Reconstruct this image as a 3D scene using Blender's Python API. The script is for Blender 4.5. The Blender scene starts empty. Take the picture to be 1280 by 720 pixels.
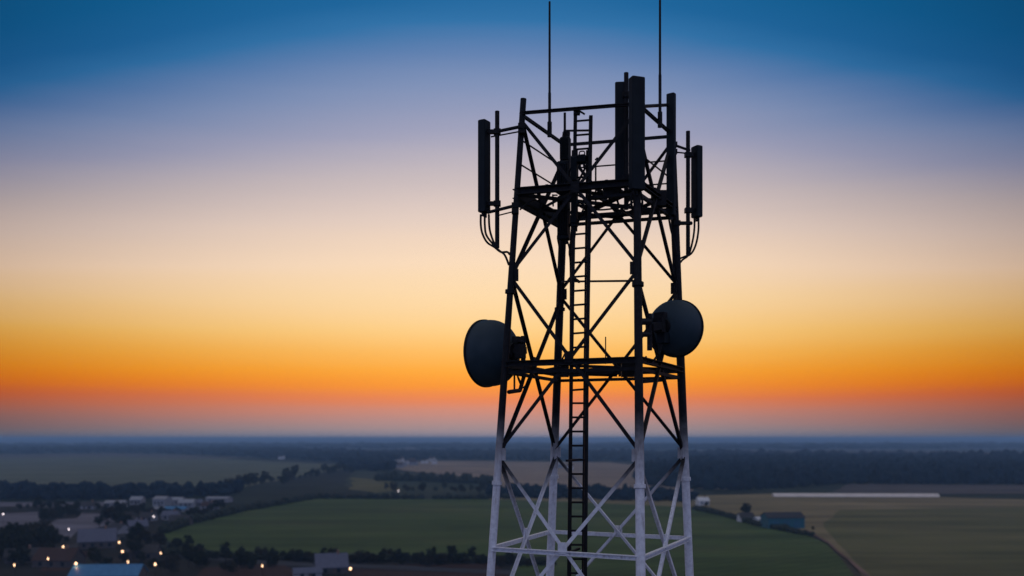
import bpy, math, random
import numpy as np
from mathutils import Vector, Matrix
random.seed(7); rng = np.random.default_rng(7)
S = bpy.context.scene
COL = S.collection
H = 42.0           # drone height above the plain (m)
F = 1200.0         # focal length in pixels of the 1280 px wide photograph
YH = 548.0         # horizon row

# ------------------------------------------------------------------ helpers
def lin(r, g, b):
    f = lambda c: c/12.92 if c <= .04045 else ((c+.055)/1.055)**2.4
    return (f(r/255), f(g/255), f(b/255), 1)
def G(px, py, z=0.0):
    d = F*(H-z)/(py-YH); return Vector(((px-640)*d/F, d, z))
def P(px, py, d):
    return Vector(((px-640)*d/F, d, H + (YH-py)*d/F))

class MB:
    def __init__(s): s.v = []; s.f = []
    def add(s, vs, fs):
        o = len(s.v); s.v += [tuple(v) for v in vs]; s.f += [tuple(i+o for i in f) for f in fs]; return s
    def box(s, c, sx, sy, sz, R=None):
        c = Vector(c); R = R or Matrix.Identity(3)
        vs = [c + R @ Vector((x*sx/2, y*sy/2, z*sz/2)) for x in (-1,1) for y in (-1,1) for z in (-1,1)]
        return s.add(vs, [(0,1,3,2),(4,6,7,5),(0,4,5,1),(2,3,7,6),(0,2,6,4),(1,5,7,3)])
    def bevbox(s, c, sx, sy, sz, b, R=None):
        """upright box with rounded vertical edges and softened ends"""
        c = Vector(c); R = R or Matrix.Identity(3); rings = []
        for (z, k) in ((-sz/2, b*.6), (-sz/2+b*.6, 0), (sz/2-b*.6, 0), (sz/2, b*.6)):
            hx, hy = sx/2-k, sy/2-k; bb = min(b, hx*.9, hy*.9); r = []
            for qx, qy, a0 in ((1,1,0),(-1,1,90),(-1,-1,180),(1,-1,270)):
                for a in (0, 45, 90):
                    t = math.radians(a0+a)
                    r.append(c + R @ Vector((qx*(hx-bb)+bb*math.cos(t), qy*(hy-bb)+bb*math.sin(t), z)))
            rings.append(r)
        return s.rings(rings)
    def rings(s, rings, caps=True):
        n = len(rings[0]); vs = [v for r in rings for v in r]; fs = []
        for k in range(len(rings)-1):
            for i in range(n):
                j = (i+1) % n; fs.append((k*n+i, k*n+j, (k+1)*n+j, (k+1)*n+i))
        if caps:
            fs.append(tuple(reversed(range(n)))); fs.append(tuple((len(rings)-1)*n+i for i in range(n)))
        return s.add(vs, fs)
    def tube(s, p0, p1, r0, r1=None, n=10):
        return s.sweep([p0, p1], [r0, r0 if r1 is None else r1], n)
    def sweep(s, pts, rad, n=8):
        pts = [Vector(p) for p in pts]
        if not isinstance(rad, (list, tuple)): rad = [rad]*len(pts)
        rings = []; prev = None
        for i, p in enumerate(pts):
            t = (pts[min(i+1, len(pts)-1)] - pts[max(i-1, 0)]).normalized()
            if prev is None:
                a = Vector((0,0,1)) if abs(t.z) < .9 else Vector((1,0,0)); u = (a - t*a.dot(t)).normalized()
            else: u = (prev - t*prev.dot(t)).normalized()
            prev = u; w = t.cross(u)
            rings.append([p + (u*math.cos(2*math.pi*k/n) + w*math.sin(2*math.pi*k/n))*rad[i] for k in range(n)])
        return s.rings(rings)
    def prof(s, p0, p1, pts, out):
        """extrude a closed 2-D profile along p0->p1; profile x runs along 'out'"""
        p0 = Vector(p0); p1 = Vector(p1); t = (p1-p0).normalized(); o = Vector(out)
        u = (o - t*o.dot(t)).normalized(); w = t.cross(u)
        return s.rings([[p + u*x + w*y for x, y in pts] for p in (p0, p1)])
    def angle(s, p0, p1, a, out, t=.008):
        return s.prof(p0, p1, [(-t/2,-a/2),(t/2,-a/2),(t/2,a/2),(-a+t,a/2),(-a+t,a/2-t),(-t/2,a/2-t)], out)
    def bar(s, p0, p1, w, h, out):
        return s.prof(p0, p1, [(-w/2,-h/2),(w/2,-h/2),(w/2,h/2),(-w/2,h/2)], out)
    def lathe(s, c, axis, prof, n=40):
        c = Vector(c); t = Vector(axis).normalized(); a = Vector((0,0,1)) if abs(t.z) < .95 else Vector((1,0,0)); u = (a - t*a.dot(t)).normalized(); w = t.cross(u)
        return s.rings([[c + t*h + (u*math.cos(2*math.pi*k/n)+w*math.sin(2*math.pi*k/n))*max(r,.0015) for k in range(n)] for h, r in prof])
    def build(s, name, mat, root=None, parent=None, smooth=False, stuff=False):
        org = root.location if root is not None else Vector((0,0,0))
        me = bpy.data.meshes.new(name)
        me.from_pydata([(v[0]-org[0], v[1]-org[1], v[2]-org[2]) for v in s.v], [], s.f)
        me.materials.append(mat)
        if smooth:
            me.polygons.foreach_set('use_smooth', [True]*len(me.polygons))
            try: me.set_sharp_from_angle(angle=math.radians(40))
            except Exception: pass
        o = bpy.data.objects.new(name, me); COL.objects.link(o)
        if root is not None: o.parent = parent or root
        if stuff: o['kind'] = 'stuff'
        return o
def thing(name, loc, label, cat, group=None):
    o = bpy.data.objects.new(name, None); COL.objects.link(o); o.location = loc; o.empty_display_size = .3
    tag(o, label, cat, group); return o
def tag(o, label=None, cat=None, group=None, kind=None):
    if label: o['label'] = label
    if cat: o['category'] = cat
    if group: o['group'] = group
    if kind: o['kind'] = kind
    return o
def copy_tree(root, loc, rz=0, sc=1.0):
    r = root.copy(); COL.objects.link(r); r.location = loc; r.rotation_euler = (0,0,rz); r.scale = (sc if isinstance(sc, tuple) else (sc,)*3)
    for ch in list(root.children):
        c = ch.copy(); COL.objects.link(c); c.parent = r
        for g in ch.children:
            d = g.copy(); COL.objects.link(d); d.parent = c
    return r
def spline(pts, n=6):
    pts = [Vector(p) for p in pts]; q = [pts[0]] + pts + [pts[-1]]; out = []
    for i in range(1, len(q)-2):
        for k in range(n):
            t = k/n; a, b, c, d = q[i-1], q[i], q[i+1], q[i+2]
            out.append(.5*((2*b) + (c-a)*t + (2*a-5*b+4*c-d)*t*t + (3*b-a-3*c+d)*t**3))
    return out + [pts[-1]]

# ------------------------------------------------------------------ materials
def mat(name, col, rough=.7, col2=None, scale=4, metal=0, bump=0, detail=4, coords='Object', stretch=None, spec=.4):
    m = bpy.data.materials.new(name); m.use_nodes = True; nt = m.node_tree; b = nt.nodes['Principled BSDF']
    b.inputs['Roughness'].default_value = rough; b.inputs['Metallic'].default_value = metal
    b.inputs['Specular IOR Level'].default_value = spec
    col = tuple(col)+(1,) if len(col) == 3 else col
    b.inputs['Base Color'].default_value = col
    if col2:
        col2 = tuple(col2)+(1,) if len(col2) == 3 else col2
        tc = nt.nodes.new('ShaderNodeTexCoord'); src = tc.outputs[coords]
        if stretch:
            mp = nt.nodes.new('ShaderNodeMapping'); mp.inputs['Scale'].default_value = stretch; nt.links.new(src, mp.inputs['Vector']); src = mp.outputs[0]
        n = nt.nodes.new('ShaderNodeTexNoise'); n.inputs['Scale'].default_value = scale; n.inputs['Detail'].default_value = detail
        nt.links.new(src, n.inputs['Vector'])
        r = nt.nodes.new('ShaderNodeValToRGB'); r.color_ramp.elements[0].position = .35; r.color_ramp.elements[1].position = .68
        r.color_ramp.elements[0].color = col; r.color_ramp.elements[1].color = col2
        nt.links.new(n.outputs['Fac'], r.inputs[0]); nt.links.new(r.outputs[0], b.inputs['Base Color'])
        if bump:
            bp = nt.nodes.new('ShaderNodeBump'); bp.inputs['Strength'].default_value = bump; bp.inputs['Distance'].default_value = .02
            nt.links.new(n.outputs['Fac'], bp.inputs['Height']); nt.links.new(bp.outputs[0], b.inputs['Normal'])
    return m
def emis(name, col, st):
    m = bpy.data.materials.new(name); m.use_nodes = True; nt = m.node_tree; nt.nodes.clear()
    e = nt.nodes.new('ShaderNodeEmission'); e.inputs[0].default_value = tuple(col)+(1,); e.inputs[1].default_value = st
    o = nt.nodes.new('ShaderNodeOutputMaterial'); nt.links.new(e.outputs[0], o.inputs[0]); return m

def tower_paint(name, lo, hi):
    """dark painted upper section, white painted lower section, with a wide soft boundary broken up by noise"""
    m = bpy.data.materials.new(name); m.use_nodes = True; nt = m.node_tree; L = nt.links.new; b = nt.nodes['Principled BSDF']
    tc = nt.nodes.new('ShaderNodeTexCoord'); sx = nt.nodes.new('ShaderNodeSeparateXYZ'); L(tc.outputs['Object'], sx.inputs[0])
    n = nt.nodes.new('ShaderNodeTexNoise'); n.inputs['Scale'].default_value = 7; n.inputs['Detail'].default_value = 5; L(tc.outputs['Object'], n.inputs['Vector'])
    a = nt.nodes.new('ShaderNodeMath'); a.operation = 'MULTIPLY_ADD'; L(n.outputs['Fac'], a.inputs[0]); a.inputs[1].default_value = .35; L(sx.outputs[2], a.inputs[2])
    mr = nt.nodes.new('ShaderNodeMapRange'); mr.interpolation_type = 'SMOOTHSTEP'
    mr.inputs[1].default_value = H+lo+.17; mr.inputs[2].default_value = H+hi+.17; mr.inputs[3].default_value = 1; mr.inputs[4].default_value = 0
    L(a.outputs[0], mr.inputs[0])
    n2 = nt.nodes.new('ShaderNodeTexNoise'); n2.inputs['Scale'].default_value = 18; n2.inputs['Detail'].default_value = 6; L(tc.outputs['Object'], n2.inputs['Vector'])
    wr = nt.nodes.new('ShaderNodeValToRGB'); wr.color_ramp.elements[0].position = .36; wr.color_ramp.elements[0].color = (.64,.65,.68,1)
    wr.color_ramp.elements[1].position = .6; wr.color_ramp.elements[1].color = (.78,.79,.82,1); L(n2.outputs['Fac'], wr.inputs[0])
    dr = nt.nodes.new('ShaderNodeValToRGB'); dr.color_ramp.elements[0].position = .4; dr.color_ramp.elements[0].color = (.007,.008,.010,1)
    dr.color_ramp.elements[1].position = .7; dr.color_ramp.elements[1].color = (.016,.015,.016,1); L(n2.outputs['Fac'], dr.inputs[0])
    sm = nt.nodes.new('ShaderNodeMapping'); sm.inputs['Scale'].default_value = (16,16,1.6); L(tc.outputs['Object'], sm.inputs[0])
    n3 = nt.nodes.new('ShaderNodeTexNoise'); n3.inputs['Scale'].default_value = 1; n3.inputs['Detail'].default_value = 7; n3.inputs['Roughness'].default_value = .65; L(sm.outputs[0], n3.inputs['Vector'])
    rr = nt.nodes.new('ShaderNodeMapRange'); rr.inputs[1].default_value = .56; rr.inputs[2].default_value = .74; rr.inputs[4].default_value = .65; L(n3.outputs['Fac'], rr.inputs[0])
    mw = nt.nodes.new('ShaderNodeMix'); mw.data_type = 'RGBA'; L(rr.outputs[0], mw.inputs[0]); L(wr.outputs[0], mw.inputs[6]); mw.inputs[7].default_value = (.26,.20,.17,1)
    mx = nt.nodes.new('ShaderNodeMix'); mx.data_type = 'RGBA'; L(mr.outputs[0], mx.inputs[0]); L(dr.outputs[0], mx.inputs[6]); L(mw.outputs[2], mx.inputs[7])
    L(mx.outputs[2], b.inputs['Base Color']); b.inputs['Roughness'].default_value = .6; b.inputs['Specular IOR Level'].default_value = .15
    return m
M = dict(
    paint=tower_paint('leg_paint', -.8, .45), bpaint=tower_paint('brace_paint', -1.0, -.3),
    dark=mat('dark_steel', (.007,.008,.010), .6, (.017,.016,.017), 14, spec=.15),
    radome=mat('grey_radome', (.006,.011,.015), .6, (.010,.016,.02), 5, spec=.15),
    dish=mat('dish_shell', (.022,.042,.055), .55, (.036,.058,.072), 3, spec=.2),
    cable=mat('black_cable', (.007,.007,.008), .6, spec=.2),
    bark=mat('bark', (.03,.024,.018), .9, (.05,.04,.03), 6),
    leaf=mat('leaves', (.012,.018,.012), .8, (.03,.036,.018), .6, spec=.15),
    leaf2=mat('autumn_leaves', (.022,.022,.013), .8, (.04,.034,.02), .6, spec=.15),
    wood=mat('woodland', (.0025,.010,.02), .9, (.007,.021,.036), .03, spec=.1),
    wall_w=mat('white_render', (.55,.55,.53), .8, (.7,.7,.68), 1.5),
    wall_p=mat('pale_render', (.22,.23,.25), .8, (.34,.35,.37), 1.5),
    wall_k=mat('dim_render', (.06,.055,.055), .8, (.09,.08,.08), 1.5),
    wall_g=mat('grey_render', (.22,.22,.24), .8, (.32,.32,.33), 1.5),
    wall_b=mat('blue_cladding', (.008,.10,.13), .6, (.014,.125,.16), .4, stretch=(6,6,.3)),
    barn_door=mat('blue_door', (.012,.09,.15), .5, (.016,.11,.18), .8),
    wall_t=mat('tan_brick', (.22,.13,.09), .9, (.28,.17,.12), 3),
    roof_d=mat('dark_roof', (.018,.018,.022), .7, (.035,.032,.036), 2),
    roof_r=mat('red_tile_roof', (.036,.017,.013), .8, (.055,.024,.018), 2),
    roof_s=mat('slate_blue_roof', (.075,.085,.13), .6, (.10,.11,.16), 1.2),
    roof_b=mat('bright_blue_roof', (.03,.15,.30), .5, (.05,.2,.36), .8),
    plastic=mat('white_sheet', (.72,.62,.52), .6, (.80,.70,.59), .2),
    glass=mat('window_glass', (.02,.025,.03), .1, spec=.6),
    door=mat('door_paint', (.08,.06,.05), .6),
    lamp=emis('lamp_glow', (1,.60,.34), 4.2),
    lampc=emis('cool_lamp_glow', (.95,.82,.85), 3.5),
)
def field_mat(name, c1, c2, c3, rows=0, ang=0):
    m = bpy.data.materials.new(name); m.use_nodes = True; nt = m.node_tree; L = nt.links.new; b = nt.nodes['Principled BSDF']
    b.inputs['Roughness'].default_value = .95; b.inputs['Specular IOR Level'].default_value = .08
    tc = nt.nodes.new('ShaderNodeTexCoord')
    n = nt.nodes.new('ShaderNodeTexNoise'); n.inputs['Scale'].default_value = .012; n.inputs['Detail'].default_value = 7; n.inputs['Roughness'].default_value = .6
    L(tc.outputs['Object'], n.inputs['Vector'])
    r = nt.nodes.new('ShaderNodeValToRGB'); r.color_ramp.elements[0].position = .33; r.color_ramp.elements[0].color = c1+(1,)
    r.color_ramp.elements[1].position = .67; r.color_ramp.elements[1].color = c3+(1,); e = r.color_ramp.elements.new(.5); e.color = c2+(1,)
    L(n.outputs['Fac'], r.inputs[0]); out = r.outputs[0]
    sm = nt.nodes.new('ShaderNodeMapping'); sm.inputs['Scale'].default_value = (.006,.05,1); sm.inputs['Rotation'].default_value = (0,0,.12); L(tc.outputs['Object'], sm.inputs[0])
    s2 = nt.nodes.new('ShaderNodeTexNoise'); s2.inputs['Scale'].default_value = 1; s2.inputs['Detail'].default_value = 6; s2.inputs['Roughness'].default_value = .65; L(sm.outputs[0], s2.inputs['Vector'])
    sr = nt.nodes.new('ShaderNodeMapRange'); sr.inputs[1].default_value = .3; sr.inputs[2].default_value = .7; sr.inputs[3].default_value = .58; sr.inputs[4].default_value = 1.4; L(s2.outputs['Fac'], sr.inputs[0])
    sv = nt.nodes.new('ShaderNodeVectorMath'); sv.operation = 'SCALE'; L(out, sv.inputs[0]); L(sr.outputs[0], sv.inputs['Scale']); out = sv.outputs[0]
    if rows:
        mp = nt.nodes.new('ShaderNodeMapping'); mp.inputs['Rotation'].default_value = (0,0,ang); L(tc.outputs['Object'], mp.inputs[0])
        w = nt.nodes.new('ShaderNodeTexWave'); w.inputs['Scale'].default_value = rows; w.inputs['Distortion'].default_value = 3; w.inputs['Detail'].default_value = 3
        w.inputs['Detail Scale'].default_value = .6; L(mp.outputs[0], w.inputs[0])
        mx = nt.nodes.new('ShaderNodeMix'); mx.data_type = 'RGBA'; mx.blend_type = 'MULTIPLY'; mx.inputs[0].default_value = .24
        L(out, mx.inputs[6]); L(w.outputs['Color'], mx.inputs[7]); out = mx.outputs[2]
    L(out, b.inputs['Base Color']); return m
FM = dict(
    green=field_mat('winter_crop', (.05,.084,.02), (.068,.105,.028), (.095,.12,.038), .05, .9),
    olive=field_mat('olive_meadow', (.095,.098,.036), (.12,.115,.044), (.145,.13,.054)),
    tan=field_mat('stubble', (.20,.155,.115), (.25,.19,.14), (.30,.23,.17)),
    tan2=field_mat('dry_grass', (.165,.135,.065), (.20,.16,.078), (.235,.185,.095)),
    pale=field_mat('pale_bare_soil', (.13,.12,.14), (.15,.14,.165), (.165,.155,.18)),
    grey=field_mat('grey_fallow', (.07,.06,.055), (.09,.075,.068), (.11,.09,.08)),
    grgreen=field_mat('grey_green_crop', (.095,.115,.07), (.115,.135,.082), (.14,.155,.098), .03, .2),
    dusk=field_mat('dark_pasture', (.024,.038,.022), (.032,.046,.026), (.042,.052,.03)),
    red=field_mat('lamp_tinted_earth', (.036,.02,.016), (.046,.025,.02), (.058,.032,.024)),  # brown earth with the street lamps' warm glow put into its colour
    dark=field_mat('rough_ground', (.012,.014,.012), (.02,.02,.016), (.034,.03,.025)),
    dirt=field_mat('dirt_track', (.16,.10,.08), (.19,.12,.09), (.22,.14,.11)),
    road=field_mat('asphalt', (.045,.045,.05), (.055,.055,.06), (.07,.07,.075)),
)
def ground_mat():
    m = bpy.data.materials.new('plain'); m.use_nodes = True; nt = m.node_tree; L = nt.links.new; b = nt.nodes['Principled BSDF']
    b.inputs['Roughness'].default_value = .95; b.inputs['Specular IOR Level'].default_value = .05
    tc = nt.nodes.new('ShaderNodeTexCoord'); mp = nt.nodes.new('ShaderNodeMapping'); mp.inputs['Rotation'].default_value = (0,0,.4); mp.inputs['Scale'].default_value = (1,.7,1)
    L(tc.outputs['Object'], mp.inputs[0])
    v = nt.nodes.new('ShaderNodeTexVoronoi'); v.inputs['Scale'].default_value = .0022; v.distance = 'CHEBYCHEV'; L(mp.outputs[0], v.inputs['Vector'])
    sp = nt.nodes.new('ShaderNodeSeparateColor'); L(v.outputs['Color'], sp.inputs[0])
    r = nt.nodes.new('ShaderNodeValToRGB'); r.color_ramp.interpolation = 'CONSTANT'
    cs = [(0,(.016,.024,.016)),(.3,(.03,.036,.02)),(.5,(.014,.02,.016)),(.7,(.07,.06,.04)),(.82,(.024,.03,.018)),(.93,(.11,.09,.07))]
    r.color_ramp.elements[0].color = cs[0][1]+(1,); r.color_ramp.elements[1].position = cs[1][0]; r.color_ramp.elements[1].color = cs[1][1]+(1,)
    for p, c in cs[2:]: e = r.color_ramp.elements.new(p); e.color = c+(1,)
    L(sp.outputs[0], r.inputs[0])
    n = nt.nodes.new('ShaderNodeTexNoise'); n.inputs['Scale'].default_value = .02; n.inputs['Detail'].default_value = 6; L(tc.outputs['Object'], n.inputs['Vector'])
    mr = nt.nodes.new('ShaderNodeMapRange'); mr.inputs[1].default_value = .3; mr.inputs[2].default_value = .7; mr.inputs[3].default_value = .6; mr.inputs[4].default_value = 1.35; L(n.outputs['Fac'], mr.inputs[0])
    vm = nt.nodes.new('ShaderNodeVectorMath'); vm.operation = 'SCALE'; L(r.outputs[0], vm.inputs[0]); L(mr.outputs[0], vm.inputs['Scale'])
    L(vm.outputs[0], b.inputs['Base Color']); return m

# ------------------------------------------------------------------ setting
R0 = 30000
g = MB().add([(-R0,-3000,0),(R0,-3000,0),(R0,R0,0),(-R0,R0,0)], [(0,1,2,3)]).build('ground', ground_mat()); tag(g, kind='structure')
LAYER = [0]
def sheet(name, poly, m):
    """a field: polygon given by its corners on the plain, outline slightly uneven"""
    LAYER[0] += 1; z = .03*LAYER[0]; pts = [G(x, y) for x, y in poly]; out = []
    for i, a in enumerate(pts):
        b = pts[(i+1) % len(pts)]; L = (b-a).length; n = max(1, min(24, int(L/25)))
        for k in range(n):
            p = a.lerp(b, k/n)
            if k: p += Vector((random.gauss(0,1), random.gauss(0,1), 0))*min(2.2, L*.01)
            out.append((p.x, p.y, z))
    o = MB().add(out, [tuple(range(len(out)))]).build(name, m); tag(o, kind='structure'); return o
sheet('field', [(-260,570.5),(20,570),(140,568),(235,571),(330,576.5),(432,581),(438,585),(415,589),(330,603),(285,615),(120,620),(-300,620)], FM['grgreen'])
sheet('field', [(-260,569.2),(20,569),(140,567.2),(230,569.2),(300,573),(235,573.5),(140,571),(20,572.6),(-260,573)], FM['grey'])
sheet('field', [(500,578),(560,576),(640,577),(760,578),(800,582),(800,600),(700,603),(610,598),(520,590),(480,584)], FM['tan'])
sheet('field', [(620,597),(700,600),(800,598),(860,604),(866,618),(760,621),(620,619)], FM['tan'])
sheet('field', [(440,588),(500,591),(600,599),(622,606),(622,620),(470,621),(430,606)], FM['dusk'])
sheet('field', [(440,597),(490,602),(500,613),(470,616),(436,612)], FM['olive'])
sheet('field', [(610,619),(760,620),(868,623),(876,636),(740,630),(610,627)], FM['tan2'])
sheet('field', [(390,624),(640,625),(870,634),(940,650),(1000,666),(1032,680),(1052,700),(1075,730),(1120,780),(640,780),(560,704),(420,699),(290,694),(205,676),(190,660),(260,646)], FM['green'])
sheet('field', [(868,620),(980,617),(1100,620),(1290,625),(1700,628),(2000,780),(1150,780),(1080,726),(1058,698),(1038,680),(1004,664),(942,648),(874,632)], FM['tan2'])
sheet('field', [(1050,638),(1290,634),(1700,640),(2000,780),(1200,780),(1097,728),(1066,700),(1047,680),(1030,660)], FM['olive'])
sheet('field', [(1060,605.5),(1290,606.5),(1700,607),(1700,617),(1180,618),(1040,616)], FM['grey'])
sheet('field', [(870,611),(895,606),(935,608),(905,613)], FM['tan'])
sheet('field', [(1150,570),(1240,566),(1400,566),(1600,569),(1420,575),(1200,577)], FM['tan'])
sheet('field', [(560,564),(650,561.5),(760,563),(700,567),(600,568)], FM['tan'])
sheet('field', [(-40,628),(60,629),(132,628.5),(135,633),(60,634),(-40,635)], FM['pale'])
sheet('field', [(-400,634),(130,634),(200,642),(205,668),(200,690),(290,694.5),(420,699.5),(640,706),(640,790),(-400,790)], FM['dark'])
sheet('field', [(-60,646),(45,641),(62,641.5),(52,647),(48,653),(20,660),(6,672),(-60,690)], FM['pale'])
sheet('field', [(100,642.5),(126,643),(144,650),(143,656),(118,662),(96,666),(88,674),(58,675),(53,660),(72,650),(96,649)], FM['pale'])
sheet('field', [(60,700),(95,692),(118,690),(104,706),(80,716),(50,716)], FM['red'])
sheet('field', [(440,709),(620,707),(650,735),(430,740)], FM['red'])
sheet('field', [(255,712),(350,706),(420,740),(230,740)], FM['red'])
sheet('dirt_track', [(1034,679),(1036.5,679),(1062,701),(1092,728),(1088,728),(1058.5,701)], FM['dirt'])
sheet('dirt_track', [(1004,664.5),(1010,664),(1037,679),(1033,680)], FM['dirt'])
sheet('road', [(-80,694),(60,688),(150,672),(158,671),(160,674.5),(60,695),(-90,704)], FM['road'])
sheet('road', [(150,690),(200,690),(300,702),(640,716),(640,721),(300,707),(200,694),(150,693)], FM['road'])

# woodland masses that read as one: crowns scattered over a patch
import bmesh
def ico(n):
    bm = bmesh.new(); bmesh.ops.create_icosphere(bm, subdivisions=n, radius=1)
    v = np.array([p.co for p in bm.verts]); f = np.array([[q.index for q in p.verts] for p in bm.faces]); bm.free(); return v, f
ICO = {n: ico(n) for n in (1,2)}
def inside(poly, x, y):
    c = False
    for i in range(len(poly)):
        (x1,y1),(x2,y2) = poly[i], poly[i-1]
        if (y1 > y) != (y2 > y) and x < (x2-x1)*(y-y1)/(y2-y1)+x1: c = not c
    return c
def woodland(poly, sp, r, h, label, sub=1, cap=9000):
    pg = [(G(x,y).x, G(x,y).y) for x, y in poly]; xs = [p[0] for p in pg]; ys = [p[1] for p in pg]; pts = []
    y = min(ys)
    while y < max(ys):
        st = sp*max(1, (y/1000)**.5); x = min(xs)
        while x < max(xs):
            a, b = x+random.uniform(-.5,.5)*st, y+random.uniform(-.5,.5)*st
            if inside(pg, a, b) and random.random() < .93: pts.append((a, b, max(1, (y/1000)**.5)))
            x += st
        y += st
    if len(pts) > cap: pts = random.sample(pts, cap)
    V, Fc = ICO[sub]; n = len(pts); nv = len(V); allv = np.zeros((n*nv,3)); allf = np.zeros((n*len(Fc),3), int)
    for i, (a, b, k) in enumerate(pts):
        rr = r*random.uniform(.6,1.35)*k**.6; hh = h*random.uniform(.6,1.3); t = random.uniform(0, 6.28)
        d = V*(1+rng.normal(0,.2,(nv,1))); c, s = math.cos(t), math.sin(t)
        allv[i*nv:(i+1)*nv,0] = a+(d[:,0]*c-d[:,1]*s)*rr; allv[i*nv:(i+1)*nv,1] = b+(d[:,0]*s+d[:,1]*c)*rr
        allv[i*nv:(i+1)*nv,2] = hh*.5 + d[:,2]*hh*.55; allf[i*len(Fc):(i+1)*len(Fc)] = Fc+i*nv
    allv[:,2] = np.maximum(allv[:,2], .02)
    me = bpy.data.meshes.new('woodland'); me.from_pydata(allv.tolist(), [], allf.tolist()); me.materials.append(M['wood'])
    o = bpy.data.objects.new('woodland', me); COL.objects.link(o); tag(o, label, 'woodland', kind='stuff'); return o
woodland([(800,606),(870,612),(920,613),(975,611),(1050,605),(1290,605.5),(1640,606),(1640,579),(1180,580),(1000,576),(890,578),(800,590)], 9, 5.5, 12, 'broad dark wood filling the right behind the long white shed', 2, 7000)
woodland([(-250,567),(20,567),(140,566),(240,568),(300,571),(430,578.5),(490,580),(500,574),(420,566),(300,561.5),(-250,560.5)], 20, 10, 13, 'dark blue wood along the far side of the grey green field at left', 1)
woodland([(430,588),(470,590),(500,588),(480,582),(500,576),(560,574.5),(640,575.5),(800,577),(900,577),(800,568),(560,566),(470,568),(430,578)], 15, 8, 11, 'hazy wood around the distant town in the middle', 1)
woodland([(-400,559),(300,560),(640,562),(1000,562),(1600,559),(1600,556),(640,557),(-400,556.5)], 50, 28, 16, 'far hazy woods in a thin belt under the horizon', 1, 5000)
woodland([(1160,581),(1700,581),(1700,578.5),(1300,577),(1200,577)], 16, 8, 17, 'raised wood edge beyond the big wood at the far right', 1)
woodland([(640,572),(900,573),(1180,577),(1180,573),(900,569),(640,568.5)], 24, 13, 13, 'hazy woods between the tower and the horizon at right', 1)
woodland([(-140,624),(130,625),(285,620),(300,616),(120,618.5),(-140,619)], 7, 4.2, 8, 'dark strip of trees below the grey green field at far left', 2)
woodland([(610,622.5),(700,624),(866,628),(866,624.5),(740,620),(610,618)], 7, 4, 7, 'dark strip of scrub behind the tower legs', 2)

# hedgerows
def hedge(pts, w, h, label, m, step=1.6):
    P3 = [G(x, y) for x, y in pts]; root_o = P3[0]; vs = []; fs = []; V, Fc = ICO[2]
    for a, b in zip(P3, P3[1:]):
        n = max(1, int((b-a).length/step))
        for k in range(n):
            p = a.lerp(b, (k+random.random())/n); s = random.uniform(.6,1.25)
            if random.random() < .06: continue
            d = V*(1+rng.normal(0,.22,(len(V),1))); o = len(vs)
            vs += [(p.x+q[0]*w*s+0, p.y+q[1]*w*s, max(.02, h*s*.45+q[2]*h*s*.55)) for q in d]
            fs += [tuple(int(i)+o for i in f) for f in Fc]
    mb = MB(); mb.v = vs; mb.f = fs
    o = mb.build('hedgerow', m); tag(o, label, 'hedgerow'); return o
hedge([(868,637),(905,645),(945,657),(1000,668),(1016,670.5)], 2.0, 2.3, 'overgrown hedgerow along the field edge in front of the blue barn', M['leaf'])
hedge([(392,623),(480,623.4),(640,624)], 2.2, 3.4, 'long dark hedgerow on the far edge of the green field left of the tower', M['leaf'], 2.4)
hedge([(205,667),(235,656),(300,640),(392,623.6)], 2.4, 3.6, 'hedgerow slanting up the left edge of the green field', M['leaf'], 2.2)
hedge([(195,693),(290,699),(420,702),(560,704),(690,707)], 2.6, 2.6, 'dense dark hedgerow along the near edge of the green field', M['leaf'], 1.5)
hedge([(470,601),(520,601.5),(622,606)], 3.2, 7.5, 'tall hedgerow between the dusky pastures left of the tower', M['leaf'], 3.0)

# ------------------------------------------------------------------ trees
def tree_proto(h, w, seed, leafm, lobes=9, per=130):
    rd = random.Random(seed); root = thing('broadleaf_tree', Vector((0,0,0)), 'tree', 'tree')
    t = MB(); top = Vector((rd.uniform(-.2,.2), rd.uniform(-.2,.2), h*.62)); t.sweep([(0,0,-.1),(0,0,h*.12),(top.x*.5,top.y*.5,h*.35),top], [h*.035,h*.026,h*.02,h*.008], 7)
    c = MB(); cs = []
    for i in range(lobes):
        a = i*2.4+rd.uniform(-.4,.4); zz = h*rd.uniform(.34,.86); k = 1-abs(zz/h-.52)*1.25; rr = w*.5*k*rd.uniform(.35,.85)
        p = Vector((math.cos(a)*rr, math.sin(a)*rr, zz)); cs.append((p, w*rd.uniform(.16,.27)))
        t.sweep([(0,0,h*rd.uniform(.2,.45)), p*.6+Vector((0,0,h*.16)), p], [h*.012,h*.008,h*.003], 5)
    for p, r in cs:
        for _ in range(per):
            d = Vector((rd.gauss(0,1), rd.gauss(0,1), rd.gauss(0,1))).normalized(); q = p+d*r*(rd.random()**.4)*rd.uniform(.7,1.25); q.z = max(q.z, h*.13)
            n = Vector((rd.gauss(0,1), rd.gauss(0,1), rd.gauss(0,.8)+.4)).normalized(); u = n.orthogonal().normalized(); v = n.cross(u); s = rd.uniform(.035,.075)*w
            c.add([q+u*s, q+v*s*.7, q-u*s*.9, q-v*s*.8], [(0,1,2,3)])
    t.build('trunk', M['bark'], root); c.build('crown', leafm, root); return root
PROT = [tree_proto(8, 7, 1, M['leaf']), tree_proto(9.5, 6, 2, M['leaf']), tree_proto(7, 7.5, 3, M['leaf2'], 8), tree_proto(5, 5.2, 4, M['leaf'], 7, 110)]
used = set()
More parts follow.
